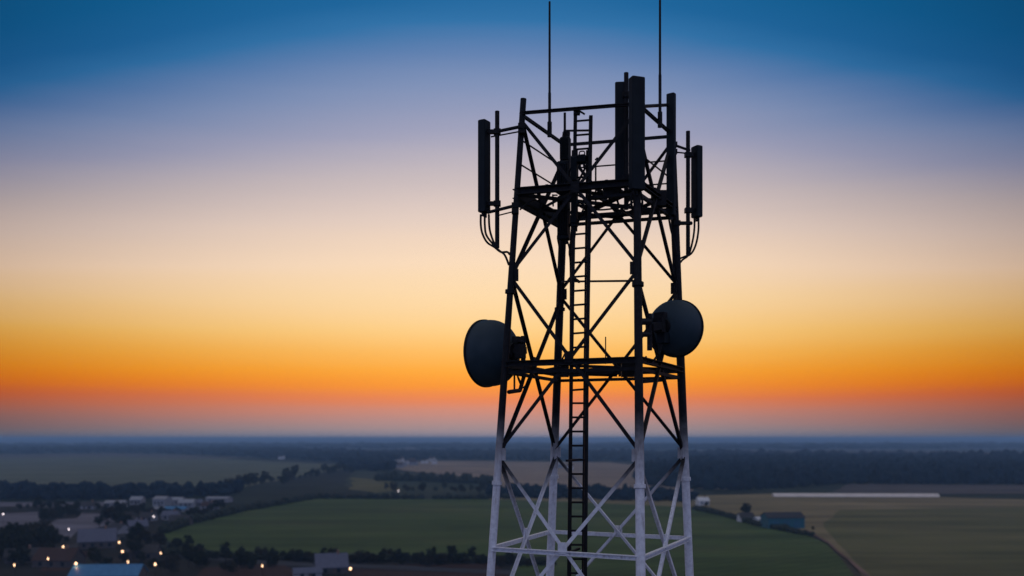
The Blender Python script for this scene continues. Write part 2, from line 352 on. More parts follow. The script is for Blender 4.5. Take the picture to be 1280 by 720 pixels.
def put_tree(px, py, sc, label, group, kind=None):
    k = random.choice((0,1,2,3)) if kind is None else kind; p = G(px, py); s = sc*random.choice((.65,.8,.95,1.05,1.3))*random.uniform(.88,1.12)
    rz = random.uniform(0, 6.28); scl = (s*random.uniform(.9,1.15), s*random.uniform(.9,1.15), s)
    if k in used: o = copy_tree(PROT[k], p, rz, scl)
    else: used.add(k); o = PROT[k]; o.location = p; o.rotation_euler = (0,0,rz); o.scale = scl
    tag(o, label, 'tree', group); return o
def row(pts, n, sc, jit, label, group):
    seg = [(a, b) for a, b in zip(pts, pts[1:])]; Ls = [math.hypot(b[0]-a[0], (b[1]-a[1])*4) for a, b in seg]; T = sum(Ls)
    for i in range(n):
        t = (i+random.random())/n*T; k = 0
        while t > Ls[k] and k < len(Ls)-1: t -= Ls[k]; k += 1
        a, b = seg[k]; u = t/Ls[k]
        put_tree(a[0]+(b[0]-a[0])*u+random.gauss(0,1), a[1]+(b[1]-a[1])*u+random.gauss(0,jit), sc, label, group)
row([(195,694),(290,701),(420,704),(560,706),(660,709)], 84, .5, 2.2, 'low dark tree in the belt along the near edge of the green field', 'trees in the belt below the green field')
row([(288,613),(330,605),(400,594),(445,589)], 34, 1.25, 1.6, 'dark tree in the slanting belt beside the grey green field', 'trees in the slanting belt')
row([(478,613),(560,614.5),(622,616)], 20, .7, 1.0, 'small dark tree in the line across the dusky pasture', 'trees across the dusky pasture')
row([(2,693),(18,689),(34,687),(50,691)], 12, 1.2, 2.5, 'dark tree in the clump below the pale bare plot at far left', 'trees in the clump at far left')
row([(-5,700),(30,700),(60,684),(84,680)], 16, .95, 5, 'dark garden tree among the street lamps at far left', 'garden trees at the lower left')
row([(50,655),(66,650),(84,646),(100,646)], 9, .8, 1.2, 'tree between the two pale bare plots', 'trees between the pale plots')
row([(20,638.5),(60,635.5),(110,635.5),(150,640)], 16, .6, 1.0, 'small tree in the line above the pale plots', 'trees above the pale plots')
row([(124,662),(140,655),(146,650),(160,662)], 10, .8, 2.0, 'dark tree at the right end of the pale plot', 'trees at the end of the pale plot')
row([(160,640),(200,648),(240,646),(280,638)], 18, .75, 2.5, 'dark tree around the pale town buildings at left', 'trees around the town buildings')
row([(110,712),(170,700),(200,712),(260,714),(340,712)], 18, .7, 4, 'dark tree beside the lamp lit lane at the bottom left', 'trees beside the lane')
row([(150,672),(185,684),(240,690)], 12, .7, 3, 'dark tree at the left tip of the green field', 'trees at the left tip of the green field')
put_tree(932.5, 645.5, .85, 'rounded dark tree above the small shed beside the blue barn', None, 0)
put_tree(884, 632.5, .5, 'small dark tree at the right of the lone white cottage', None, 3)
put_tree(1016, 663, .35, 'small tree at the right end of the blue barn', None, 3)

# ------------------------------------------------------------------ buildings
def house(label, cat, pos, w, d, h, rh, rot, wm, rm, group=None, wins=0, door=True, chim=False, name='house', over=.35, hip=0):
    pos = Vector(pos); root = thing(name, pos, label, cat, group); R = Matrix.Rotation(rot, 3, 'Z')
    T = lambda x, y, z: pos + R @ Vector((x,y,z))
    wl = MB(); x, y = w/2, d/2
    wl.add([T(-x,-y,0),T(x,-y,0),T(x,y,0),T(-x,y,0),T(-x,-y,h),T(x,-y,h),T(x,y,h),T(-x,y,h),T(-x+hip,0,h+rh-.05),T(x-hip,0,h+rh-.05)],
           [(0,1,5,4),(2,3,7,6),(0,4,7,3),(1,2,6,5),(4,8,7),(5,6,9),(4,5,9,8),(6,7,8,9)])
    wl.build('wall', wm, root)
    rf = MB(); o = over; sl = rh/y
    for s in (-1,1):
        a = [T(-x-o,s*(y+o),h-sl*o), T(x+o,s*(y+o),h-sl*o), T(x+o-hip,0,h+rh), T(-x-o+hip,0,h+rh)]
        up = Vector((0,0,.18)); rf.add(a+[p+up for p in a], [(0,1,2,3),(4,5,6,7),(0,1,5,4),(1,2,6,5),(2,3,7,6),(3,0,4,7)])
    ro = rf.build('roof', rm, root)
    if chim: MB().box(T(w*.22, 0, h+rh+.3), .7, .7, 1.6, R).build('chimney', M['wall_t'], root, ro)
    for i in range(wins):
        wx = -w/2 + w*(i+.7)/(wins+.4)
        MB().box(T(wx, -y-.02, h*.58), 1.1, .1, 1.3, R).build('window', M['glass'], root)
    if door: MB().box(T(w*.08 if wins else 0, -y-.02, 1.05), 1.1, .1, 2.1, R).build('door', M['door'], root)
    return root
# farm on the right
p = G(978, 660); barn = house('long blue clad barn with a dark roof at the field edge', 'barn', p, 17.5, 10, 5.2, 2.2, .12, M['wall_b'], M['roof_d'], name='barn', door=False)
for k in (-1,0,1):
    Rb = Matrix.Rotation(.12, 3, 'Z'); MB().box(p+Rb@Vector((k*5,-5.03,1.9)), 3.2, .1, 3.6, Rb).build('sliding_door', M['barn_door'], barn)
house('small shed with dark roof and pale wall left of the blue barn', 'shed', G(932,652.5), 7, 6, 2.4, 2.2, .1, M['wall_w'], M['roof_d'], name='shed', wins=2)
house('tiny white gabled outbuilding touching the left of the blue barn', 'outbuilding', G(948,653.5), 3.8, 3.2, 2.0, .9, .5, M['wall_w'], M['wall_w'], name='outbuilding', wins=0)
house('lone white cottage on the dry field right of the tower', 'cottage', G(878,632), 7, 5.5, 3.2, 2.0, .2, M['wall_w'], M['wall_w'], name='cottage', wins=2, chim=True)
# the long white polytunnel
a, b = G(966,621), G(1172,621.5); c = (a+b)/2; L = (b-a).length; rt = math.atan2(b.y-a.y, b.x-a.x); R = Matrix.Rotation(rt, 3, 'Z')
pt = thing('polytunnel', c, 'very long low white polytunnel across the right hand fields', 'polytunnel')
sec = [(math.cos(math.pi*k/10)*4, math.sin(math.pi*k/10)*2.6) for k in range(11)]
MB().rings([[c + R @ Vector((x, y, z)) for y, z in sec] for x in (-L/2, L/2)]).build('cover', M['plastic'], pt)
for k in (-1,1): MB().box(c + R @ Vector((k*(L/2+.03), 0, 1.0)), .1, 1.8, 2.0, R).build('door', M['door'], pt)
# town at left
town = [((145,634),13,7,3.6,1.6,'wall_p','wall_g','pale flat looking shed left of the town by the bare strip'),
        ((172,631),8,7,4.4,2.2,'wall_g','wall_p','small pale house standing alone between two town buildings'),
        ((203,634),9,8,6.5,2.0,'wall_p','wall_g','tall pale house at the left end of the town row'),
        ((216,631.5),16,8,4.6,1.8,'wall_g','wall_p','long grey house behind the town row'),
        ((234,634),10,8,3.8,2.4,'wall_p','wall_p','palest house at the right end of the town row'),
        ((246,633),8,7,3.2,2.2,'wall_g','roof_s','grey house just right of the palest town house'),
        ((221,639.5),14,7,2.2,1.5,'wall_g','roof_b','low building with a blue roof below the town row'),
        ((202,639.5),8,6,2.2,1.2,'wall_t','wall_g','low grey roofed hut left of the blue roofed building'),
        ((274,627.5),17,8,3.2,1.2,'wall_g','wall_g','long low grey shed right of the town by the slanting hedge'),
        ((160,655.5),9,7,3.0,2.2,'wall_g','roof_d','dim grey house right of the pale plot')]
for (px,py), w, d, h, rh, wm, rm, lb in town:
    house(lb, 'house', G(px,py), w*.9, d, h*.78, rh*.8, random.uniform(-.25,.25), M[wm], M[rm], wins=3)
house('big house with slate blue roof beside the pale plot and a lamp', 'house', G(122,686), 13, 10, 3.4, 4.2, .35, M['wall_k'], M['roof_s'], wins=4, chim=True)
house('red roofed house at lower left beside the lane', 'house', G(74,709), 13, 9, 2.8, 3.4, -.1, M['wall_k'], M['roof_r'], wins=3, chim=True)
house('wide building with bright blue roof cut by the bottom edge', 'house', G(136,730), 19, 9, 3.0, 2.6, .06, M['wall_k'], M['roof_b'], wins=4)
house('large house with grey blue roof below the green field', 'house', G(414,717), 9.5, 9, 2.6, 3.6, .25, M['wall_k'], M['roof_s'], wins=2, chim=True)
house('low wing with a slate roof in front of the large grey blue roofed house', 'annex', G(384,723), 8, 6, 2.0, 1.2, .3, M['wall_g'], M['roof_s'], name='annex', wins=2)
for k, (px, py, w, rm, lb) in enumerate([(28,704,10,'roof_d','dark roofed house among the gardens at the far left'),
    (182,699,9,'roof_d','small dark house behind the lane right of the bright blue roof'),(172,664,8,'roof_s','small house below the town with a slate roof'),(226,657,9,'roof_d','small dark farmhouse by the left hedge of the green field'),
    
    ]):
    house(lb, 'house', G(px,py), w, 7, 2.6, 2.4, random.uniform(-.5,.5), M['wall_k'], M[rm], wins=2, chim=k%2==0)
for px, py, w, rm, lb in [(112,637,8,'roof_d','small dark house left of the town above the pale plot'),(262,637,9,'roof_r','small red roofed house below the long low grey shed'),
    (186,652,7,'roof_d','little dark house below the town beside the pale lamp'),(214,650,8,'roof_s','little slate roofed house in the trees below the blue roof'),(148,668,8,'roof_d','dim dark house just right of the big slate blue roof')]:
    house(lb, 'house', G(px,py), w, 6.5, 2.5, 2.2, random.uniform(-.5,.5), M['wall_g'], M[rm], wins=2, chim=True)
# far town among the woods
far = []
for i in range(30):
    px, py = random.choice([(random.uniform(480,545), random.uniform(572,584)), (random.uniform(505,625), random.uniform(566,575)), (random.uniform(330,420), random.uniform(569,573))])
    far.append((px, py))
far += [(499,585),(497,581),(522,567.5),(544,567.5),(352,574),(700,585),(712,587),(1176,595),(1228,596),(765,621.5),(1040,586),(1250,590)]
for px, py in far:
    d = F*H/(py-YH); s = (d/1100)**.4
    house('tiny pale house among the far hazy trees', 'house', G(px,py), random.uniform(6,11)*s, 7*s, 4.6*s, 2.4*s, random.uniform(-.6,.6), M[random.choice(('wall_w','wall_w','wall_p'))], M[random.choice(('roof_d','wall_g','roof_r'))], group='far houses among the woods', wins=2, door=False)

# ------------------------------------------------------------------ street lamps
def lamp(px, py, label, cool=False, hgt=6.0, r=.42):
    # px,py = the glowing head in the photograph; the foot stands on the plain below it
    d = F*(H-hgt)/(py-YH); x = (px-640)*d/F; base = Vector((x, d, 0))
    t = thing('street_lamp', base, label, 'street lamp', 'lit street lamps')
    MB().sweep([base, base+Vector((0,0,.6)), base+Vector((0,0,hgt-.5)), base+Vector((0,0,hgt-.25))], [.12,.08,.055,.05], 8).build('pole', M['dark'], t)
    MB().lathe(base+Vector((0,0,hgt-.28)), (0,0,1), [(0,.1),(.04,.3),(.1,.32)], 12).build('lamp_bracket', M['dark'], t)
    hd = MB().lathe(base+Vector((0,0,hgt-.16)), (0,0,1), [(-.02,r*.6),(.05,r*.8),(.3,r),(.55,r*.75),(.7,r*.25)], 14).build('lamp_globe', M['lampc'] if cool else M['lamp'], t, smooth=True)
    ld_ = bpy.data.lights.new('bulb', 'POINT'); ld_.energy = 110*(r/.33)**2; ld_.color = (1,.78,.7) if cool else (1,.42,.2); ld_.shadow_soft_size = .3
    lo = bpy.data.objects.new('bulb', ld_); COL.objects.link(lo); lo.parent = t; lo.location = (0,0,hgt-.6)
    return t
for px, py, lb, cool in [
    (4,643,'lit street lamp at the far left edge above the pale plot',True),
    (79,684,'lit street lamp between the dark clump and the slate roofed house',False),
    (124.5,666,'lit street lamp above the big slate blue roof',True),
    (149,678.5,'lit street lamp upper of the two right of the slate roof',False),
    (153,690,'lit street lamp lower of the two right of the slate roof',False),
    (95,705,'lit street lamp beside the red roofed house',False),
    (194,706,'bright lit street lamp right of the bright blue roof',False),
    (160,703,'faint street lamp just above the bright blue roof',False),
    (192,646,'pale lit street lamp below the pale town row',True),
    (438,711.5,'lit street lamp beside the large grey blue roof',False),
    (86,662,'faint street lamp at the edge of the pale plot beside the trees',True),
    (201,692,'faint street lamp at the left tip of the green field',False),
    (60,699,'faint street lamp just left of the red roof',False),
    (328,708,'faint street lamp on the lane left of the grey blue roofs',False),
    (18,707,'faint street lamp in the dark gardens at the bottom left corner',False),
    (498,614,'lone lit lamp in the dusky pasture left of the tower',True)]:
    lamp(px, py, lb, cool, r=.17 if 'faint' in lb else random.uniform(.23,.33))

# ------------------------------------------------------------------ lattice tower
ZT, ZB = 4.568, -1.529
LEG = {'A': ((.147,13.507),(-.272,13.307)), 'B': ((.837,14.912),(.646,15.688)), 'C': ((1.699,13.139),(1.643,12.273)), 'D': ((2.405,14.491),(2.693,14.687))}
def N(l, z):
    t, b = LEG[l]; u = (z-ZB)/(ZT-ZB); return Vector((b[0]+(t[0]-b[0])*u, b[1]+(t[1]-b[1])*u, H+z))
CEN = lambda z: sum((N(l, z) for l in 'ABCD'), Vector((0,0,0)))/4
base = CEN(-H); base.z = 0
TW = thing('lattice_tower', base, 'tall four legged steel lattice mast, dark above and white below', 'tower')
FACES = [('A','C'),('C','D'),('D','B'),('B','A')]
def outn(a, b, z):
    m = (N(a,z)+N(b,z))/2 - CEN(z); t = N(b,z)-N(a,z); n = Vector((t.y,-t.x,0)).normalized(); return n if n.dot(m) > 0 else -n
LR = {'A':(.042,.055),'B':(.060,.065),'C':(.051,.062),'D':(.064,.062)}
tops = {'A': 4.78, 'B': 4.75, 'C': 4.7, 'D': 4.8}
for l in 'ABCD':
    ru, rd_ = LR[l]
    zs = [-H, -20, -8, -3, ZB, -.2, 1.0, 2.2, 3.4, tops[l]]
    rs = [rd_*f for f in (1.9, 1.6, 1.3, 1.1, 1)] + [rd_+(ru-rd_)*f for f in (.2,.5,.8,1,.95)]
    leg = MB().sweep([N(l,z) for z in zs], rs, 16).build('leg', M['paint'], TW, smooth=True)
    t = (N(l,1)-N(l,0)).normalized()
    for z in (2.05, -.62):
        MB().lathe(N(l,z), t, [(-.03,rd_*1.02),(-.026,rd_*1.28),(.026,rd_*1.28),(.03,rd_*1.02)], 16).build('leg_flange', M['paint'], TW, leg, smooth=True)
    MB().box(N(l,-H)+Vector((0,0,.25)), .9, .9, .5).build('foot_block', M['wall_g'], TW, leg)
# X bracing: bays between nodes, crossing at the ring beams
nodes = [4.50, 2.28, -.22, -2.85]
z = -2.85; st = 3.0
while z > -40:
    z = max(z-st, -41.6); nodes.append(z); st *= 1.14
    if -41.6-z > -2.2: break
br = .05
for i in range(len(nodes)-1):
    z1, z0 = nodes[i]-.04, nodes[i+1]+.04
    for fi, (a, b) in enumerate(FACES):
        n = outn(a, b, z0); s = br if i < 3 else br*1.3
        if i == 0: s *= .95
        for q, (u, v) in enumerate(((a,b),(b,a))):
            off = n*(.012 if q else -.012)
            MB().angle(N(u,z1)+off, N(v,z0)+off, s, n).build('brace', M['bpaint'], TW)
def crossing(a, b, z1, z0):
    p1, p2, p3, p4 = N(a,z1), N(b,z0), N(b,z1), N(a,z0)
    w1 = (p3-p1).length; w0 = (p2-p4).length; u = w1/(w1+w0); return p1.lerp(p2, u)
# gusset plates at the joints
def plate(c, n, w, h, t=.014):
    n = Vector(n).normalized(); up = Vector((0,0,1)); r = up.cross(n).normalized()
    Rm = Matrix((r, n, n.cross(r)*-1)).transposed()
    return MB().box(c, w, t, h, Rm)
for i in range(3):
    for a, b in FACES:
        z1, z0 = nodes[i]-.04, nodes[i+1]+.04; n = outn(a,b,z0)
        plate(crossing(a,b,z1,z0), n, .12, .15, .03).build('gusset_plate', M['paint'], TW)
for zz in nodes[1:3]:
    for a, b in FACES:
        n = outn(a,b,zz); e = (N(b,zz)-N(a,zz)).normalized()
        for p in (N(a,zz)+e*.075, N(b,zz)-e*.075):
            plate(p, n, .06, .17, .016).build('gusset_plate', M['paint'], TW)
# ring beams
def ring(z, w, h, double=0, faces=FACES, dz=0):
    for a, b in faces:
        n = outn(a,b,z)
        p, q = N(a,z+dz)+n*.03, N(b,z+dz)+n*.03
        MB().prof(p, q, [(-w/2,-h/2),(w/2,-h/2),(w/2,-h/2+.012),(-w/2+.012,-h/2+.012),(-w/2+.012,h/2-.012),(w/2,h/2-.012),(w/2,h/2),(-w/2,h/2)], n).build('ring_beam', M['paint'], TW)
        if double:
            MB().bar(N(a,z+dz-double)-n*.03, N(b,z+dz-double)-n*.03, .05, .045, n).build('ring_beam', M['paint'], TW)
ring(4.568, .04, .042)
ring(3.459, .07, .10, faces=[('A','C')])
ring(3.44, .08, .135, faces=[('B','A')])
ring(3.459, .07, .07, faces=[('C','D'),('D','B')], double=.12)
ring(1.036, .07, .08, double=.115)
ring(-1.529, .055, .06)
zr = -5.0
for i in range(3, len(nodes)-1):
    zm = (nodes[i]+nodes[i+1])/2; ring(zm, .07, .08)
# plan bracing of the two loaded levels
def mid(a, b, z): return (N(a,z)+N(b,z))/2
for z, s in ((3.42,.045),(1.0,.045)):
    ms = [mid(a,b,z) for a, b in FACES]
    for k in range(4): MB().angle(ms[k], ms[(k+1)%4], s, (0,0,1)).build('plan_brace', M['paint'], TW)
MB().angle(N('A',3.44), N('D',3.44), .06, (0,0,1)).build('plan_brace', M['paint'], TW)
MB().angle(N('C',3.40), N('B',3.40), .06, (0,0,1)).build('plan_brace', M['paint'], TW)
# service platform grating bars at the upper level
for k, (u, v) in enumerate(((.25,.25),(.5,.5),(.75,.75))):
    p = N('A',3.52).lerp(N('C',3.52), u); q = N('B',3.52).lerp(N('D',3.52), v)
    MB().bar(p, q, .03, .04, (0,0,1)).build('platform_joist', M['paint'], TW)
MB().bar(P(738,247,13.3), P(799,243,13.0), .04, .06, (0,0,1)).build('platform_joist', M['paint'], TW)
for px in (745, 756, 766):
    MB().bar(P(px,232,13.15), P(px+14,246,13.9), .02, .03, (0,0,1)).build('platform_joist', M['paint'], TW)
# little clamps and stubs of the 455 level
MB().bar(P(739,475,13.3), P(758,474,13.2), .03, .03, (0,0,1)).build('stub_bar', M['paint'], TW)
MB().bar(P(757,455,13.3), P(757,421,13.3), .015, .015, (0,1,0)).build('stub_bar', M['paint'], TW)
MB().box(P(704,463,14.6), .17, .12, .2).build('junction_box', M['dark'], TW)
MB().box(P(786,461,13.0), .2, .12, .22).build('junction_box', M['dark'], TW)
MB().bar(P(803,477,13.4), P(826,475,13.9), .05, .06, (0,0,1)).build('stub_bar', M['paint'], TW)
MB().bar(P(702,352,14.75), P(797,351,12.85), .028, .028, (0,0,1)).build('tie_bar', M['paint'], TW)
MB().tube(P(803,133,13.12), P(838,131,14.49), .024).build('tie_bar', M['paint'], TW)
# ladder with its cable run
LD = thing  # (the ladder is a part of the tower)
dl, dr = 13.62, 13.48
rl = lambda y: P(714+(480-y)*.0155, y, dl); rr = lambda y: P(733.5+(480-y)*.0125, y, dr)
ld = MB()
def yz(z, d): return YH - z*F/d
lad = MB().bar(P(719.3,140,dl), P(714,480,dl), .045, .05, (0,1,0)).bar(P(714,480,dl), P(711,720,dl), .045, .05, (0,1,0)).bar(P(711,720,dl), Vector((P(711,720,dl).x-.1, dl-.05, .2)), .045, .05, (0,1,0)).build('ladder', M['dark'], TW)
MB().bar(P(738.5,145,dr), P(733.5,480,dr), .05, .07, (1,0,0)).bar(P(733.5,480,dr), P(731.5,720,dr), .05, .07, (1,0,0)).bar(P(731.5,720,dr), Vector((P(731.5,720,dr).x-.1, dr-.05, .2)), .05, .07, (1,0,0)).build('rail', M['dark'], TW, lad)
y = 150.0
while y < 790:
    a, b = rl(y+ (1.5 if y < 500 else 0)), rr(y); MB().tube(a, b, .015, n=8).build('rung', M['dark'], TW, lad); y += 17.7
st_ = MB()
while True:
    a, b = rl(y), rr(y)
    if a.z < .4: break
    st_.tube(a, b, .015, n=6); y += 17.7
st_.build('rung', M['dark'], TW, lad, stuff=True)
for zz in (3.5, 2.2, 1.0, -.3, -1.55):
    q = P(724, yz(zz, 13.5), 13.5); m_ = mid('A','C',zz)
    MB().bar(q, m_, .03, .03, (0,0,1)).build('ladder_bracket', M['dark'], TW, lad)
for k in range(3):
    o = Vector((.0, .05+.03*k, 0)); c0 = [P(737.5-k*1.5,185,dr)+o, P(733.2-k,480,dr)+o, P(731-k,720,dr)+o, Vector((P(731,720,dr).x-.1, dr+.1+.03*k, 1.0))]
    MB().sweep(c0, .016, 7).build('feeder_cable', M['cable'], TW)
# second cable run left of the ladder, feeding the radio units
for k in range(4):
    c0 = [P(716+k*1.6,188,13.75+.02*k), P(715.5+k*1.6,250,13.75), P(714.5+k*1.3,292,13.75), P(712+k*.9,315,13.72), P(713.5+k*.5,340,13.7), P(713+k*.5,480,13.7), P(711+k*.5,720,13.7)]
    MB().sweep(spline(c0,5), .018, 7).build('feeder_cable', M['cable'], TW)
# gear hanging around the ladder top
MB().bar(P(706,141,13.9), P(706,176,13.9), .035, .035, (0,1,0)).build('stub_bar', M['paint'], TW)
MB().bar(P(705,163.5,13.9), P(738,163,13.5), .026, .026, (0,0,1)).build('tie_bar', M['paint'], TW)
MB().box(P(721,139,13.35), .09, .07, .1).build('ladder_hook', M['dark'], TW, lad)
MB().sweep(spline([P(714,137,13.3),P(722,138,13.3),P(728,141,13.3),P(731,143,13.3)],4), .014, 6).build('ladder_hook', M['dark'], TW, lad)
MB().angle(P(722,229,13.5), P(734,205,13.5), .03, (0,1,0)).angle(P(723,208,13.52), P(735,226,13.52), .03, (0,1,0)).build('tie_bar', M['paint'], TW)
for (x0,y0,x1,y1) in ((690,244,697,244),(691,243,691.5,258),(744,200,747,197),(700,455,707,440)):
    MB().tube(P(x0,y0,14.2), P(x1,y1,14.2), .012, n=6).build('cable_stub', M['cable'], TW)

for pts in ([(716,236,13.7),(726,246,13.5),(748,249,13.4),(772,240,13.3)], [(712,262,13.8),(690,262,13.7),(668,250,13.5),(650,262,13.4)],
            [(720,250,13.7),(744,262,13.6),(780,258,13.3),(795,250,13.1)], [(722,238,13.7),(760,236,13.9),(810,250,14.2),(840,262,14.4)],
            [(716,275,13.8),(708,292,13.9),(712,312,13.8),(713,330,13.75)], [(720,205,13.6),(712,214,13.7),(714,226,13.7),(720,233,13.6)],
            [(734,232,13.4),(738,250,13.4),(729,262,13.5),(722,280,13.6)], [(700,285,13.95),(697,296,14.2),(699,309,14.6),(701,330,14.75)]):
    MB().sweep(spline([P(*q) for q in pts],6), .013, 7).build('jumper_cable', M['cable'], TW, smooth=True)
for a_, b_ in (('A','B'),('B','D'),('C','D')):
    for zz in (3.86, 4.2) if a_ != 'C' else (3.9,):
        MB().tube(N(a_,zz), N(b_,zz), .012, n=8).build('guard_rail', M['paint'], TW)
for u in (.35,.7):
    p_ = N('D',3.459).lerp(N('B',3.459),u); MB().bar(p_, p_+Vector((0,0,.78)), .025, .025, (1,0,0)).build('guard_post', M['paint'], TW)
MB().bar(N('A',3.30).lerp(N('B',3.30),.02), N('A',3.30).lerp(N('B',3.30),.98), .05, .05, (0,0,1)).build('cable_tray', M['dark'], TW)
MB().box(N('C',3.45).lerp(N('D',3.45),.55), .2, .16, .22).build('junction_box', M['dark'], TW)
MB().box(N('C',3.45).lerp(N('A',3.45),.2)+Vector((0,.15,-.05)), .22, .14, .16).build('junction_box', M['dark'], TW)

# ------------------------------------------------------------------ radio units on the back leg
def radio(x0,y0,x1,y1,d,depth,label):
    c = P((x0+x1)/2,(y0+y1)/2,d); w = (x1-x0)*d/F; h = (y1-y0)*d/F; Rm = Matrix.Rotation(-.25,3,'Z')
    t = thing('radio_unit', c-Vector((0,0,h/2)), label, 'radio unit', 'remote radio units by the ladder')
    MB().bevbox(c, w, depth, h, .02, Rm).build('housing', M['radome'], t)
    fn = MB()
    for k in range(7): fn.box(c + Rm@Vector((-w/2+w*(k+.5)/7, -depth/2-.02, 0)), .008, .045, h*.82, Rm)
    fn.build('cooling_fins', M['radome'], t)
    hd = MB().sweep(spline([c+Rm@Vector((-w*.3,0,h/2)), c+Rm@Vector((-w*.25,0,h/2+.05)), c+Rm@Vector((w*.25,0,h/2+.05)), c+Rm@Vector((w*.3,0,h/2))],4), .009, 6); hd.build('handle', M['dark'], t)
    for k in (-1,1):
        MB().tube(c+Rm@Vector((k*w*.25,0,-h/2)), c+Rm@Vector((k*w*.25,0,-h/2-.06)), .018, n=8).build('connector', M['dark'], t)
    return t
radio(701,172,713,204,13.95,.14,'slim dark radio unit at the top of the stack left of the ladder')
radio(697.5,203,713,243,13.85,.2,'wide dark radio unit in the middle of the stack left of the ladder')
radio(698,246,712,300,13.9,.18,'tall dark radio unit at the bottom of the stack left of the ladder')
radio(715,196,722.5,230,13.6,.12,'narrow dark radio unit hung on the left ladder rail')
radio(722,194,733,205,13.56,.1,'small square box clamped between the ladder rails')
radio(715,238,722,284,13.6,.12,'long narrow cable splice box on the ladder below the platform')

# ------------------------------------------------------------------ panel antennas
def panel(label, x0, y0, x1, y1, d, depth, face, pole=None, arms=(), cables=(), pd=None, wide=None):
    c = P((x0+x1)/2, (y0+y1)/2, d); h = (y1-y0)*d/F; wpx = (x1-x0)*d/F
    f = Vector((face[0], face[1], 0)).normalized(); ang = math.atan2(f.y, f.x)+math.pi/2
    Rm = Matrix.Rotation(ang, 3, 'Z')            # local -y is the radiating face
    ca, sa = abs(math.cos(ang)), abs(math.sin(ang)); w = wide or max(.08, (wpx - depth*sa)/max(ca,.2))
    t = thing('panel_antenna', c-Vector((0,0,h/2)), label, 'antenna', 'panel antennas on the tower top')
    MB().bevbox(c, w, depth, h, min(.016, w*.2), Rm).build('radome', M['radome'], t)
    con = MB()
    for k in (-1,0,1): con.tube(c+Rm@Vector((k*w*.28,0,-h/2)), c+Rm@Vector((k*w*.28,0,-h/2-.06)), .014, n=8)
    con.build('connectors', M['dark'], t)
    if pole:
        px, py0, py1 = pole; pdd = pd or d
        pl = MB().tube(P(px,py0,pdd), P(px,py1,pdd), .032, n=12).build('mounting_pole', M['dark'], t, smooth=True)
        for yy in (y0+(y1-y0)*.12, y1-(y1-y0)*.1):
            a = P(px,yy,pdd); q = P((x0+x1)/2,yy,d)
            MB().bar(a, q, .06, .05, (0,0,1)).box(a, .1,.1,.07).build('tilt_bracket', M['dark'], t)
    for (ax,ay,ad),(bx,by,bd),r in arms:
        MB().tube(P(ax,ay,ad), P(bx,by,bd), r, n=10).box(P(bx,by,bd), .1,.1,.07).build('support_arm', M['dark'], t)
    for pts in cables:
        MB().sweep(spline([P(*q) for q in pts],6), .0155, 8).build('cable', M['cable'], t, smooth=True)
    return t
panel('slim panel antenna hanging out on arms at the left of the tower top', 597, 151, 613.5, 266, 13.75, .12, (-.85,.5),
      pole=(621.5,139,310), pd=13.65,
      arms=[((614,166,13.7),(652,158,13.4),.024),((614,171,13.72),(652,164,13.42),.011),((610,265.5,13.7),(644,257,13.42),.024),((620,270,13.65),(644,264,13.42),.01)],
      cables=[[(601,268,13.75),(601,281,13.75),(603,292,13.72),(609,303,13.7),(618,309,13.65),(626,315,13.6),(634,315,13.5),(637,318,13.45)],
              [(606,268,13.75),(606,281,13.75),(608,294,13.7),(617,306,13.66),(624,313,13.6),(631,319,13.5),(636,331,13.42)],
              [(611,268,13.72),(612,286,13.7),(616,300,13.66),(621,310,13.62)]])
panel('broad tall panel antenna on the nearest leg, highest of all', 785.5, 97, 806.5, 238, 12.86, .13, (.35,-1),
      pole=(796,100,262), pd=13.0, arms=[((796,130,12.98),(797,136,13.2),.02)],
      cables=[[(790,240,12.86),(789,252,12.9),(792,268,13.0),(796,285,13.0)],[(801,240,12.86),(803,254,12.9),(800,272,13.0),(797,290,12.98)]])
panel('narrower panel antenna close behind the broad one with a thin rod between them', 768.5, 103, 782.5, 235, 13.35, .15, (-1,.1),
      pole=(782.8,91,262), pd=13.3, arms=[((783,130,13.3),(797,131,13.14),.02),((783,225,13.3),(798,227,13.1),.02)],
      cables=[[(772,237,13.35),(772,252,13.35),(778,262,13.3),(786,268,13.2),(795,275,13.1)]])
panel('slender panel antenna fixed upright along the right leg', 832.5, 117, 845.5, 270, 14.3, .13, (.8,-.6),
      cables=[[(836,272,14.3),(838,284,14.32),(842,300,14.4),(846,318,14.42)]])
panel('short panel antenna hanging out on arms at the right of the tower top', 864, 183, 878, 272, 14.75, .11, (.9,.45),
      pole=(860,164,320), pd=14.68,
      arms=[((862,188,14.7),(842,181,14.48),.02),((862,192,14.7),(842,190,14.48),.012),((864,279,14.7),(846,279,14.5),.03)],
      cables=[[(868,273,14.75),(868,285,14.75),(866,300,14.7),(861,318,14.66),(853,325,14.6),(849,330,14.52)],
              [(873,273,14.75),(873,288,14.75),(870,305,14.72),(864,317,14.68),(855,321,14.6),(848,324,14.5)]])

# ------------------------------------------------------------------ whip antennas
def whip(px, y0, y1, d, label):
    b = P(px,y0,d); t = thing('whip_antenna', b, label, 'antenna', 'whip antennas')
    MB().sweep([b, P(px,y0+(y1-y0)*.3,d), P(px,y0+(y1-y0)*.31,d), P(px,y1,d)], [.022,.022,.018,.015], 10).build('rod', M['dark'], t, smooth=True)
    MB().tube(b+Vector((0,0,-.06)), b+Vector((0,0,.16)), .034, n=10).build('base_clamp', M['dark'], t)
    return t
whip(687, 166, 2, 14.2, 'thin whip antenna rising from the left top rail')
whip(825, 154, -45, 13.75, 'thin whip antenna rising from the right top rail past the top edge')

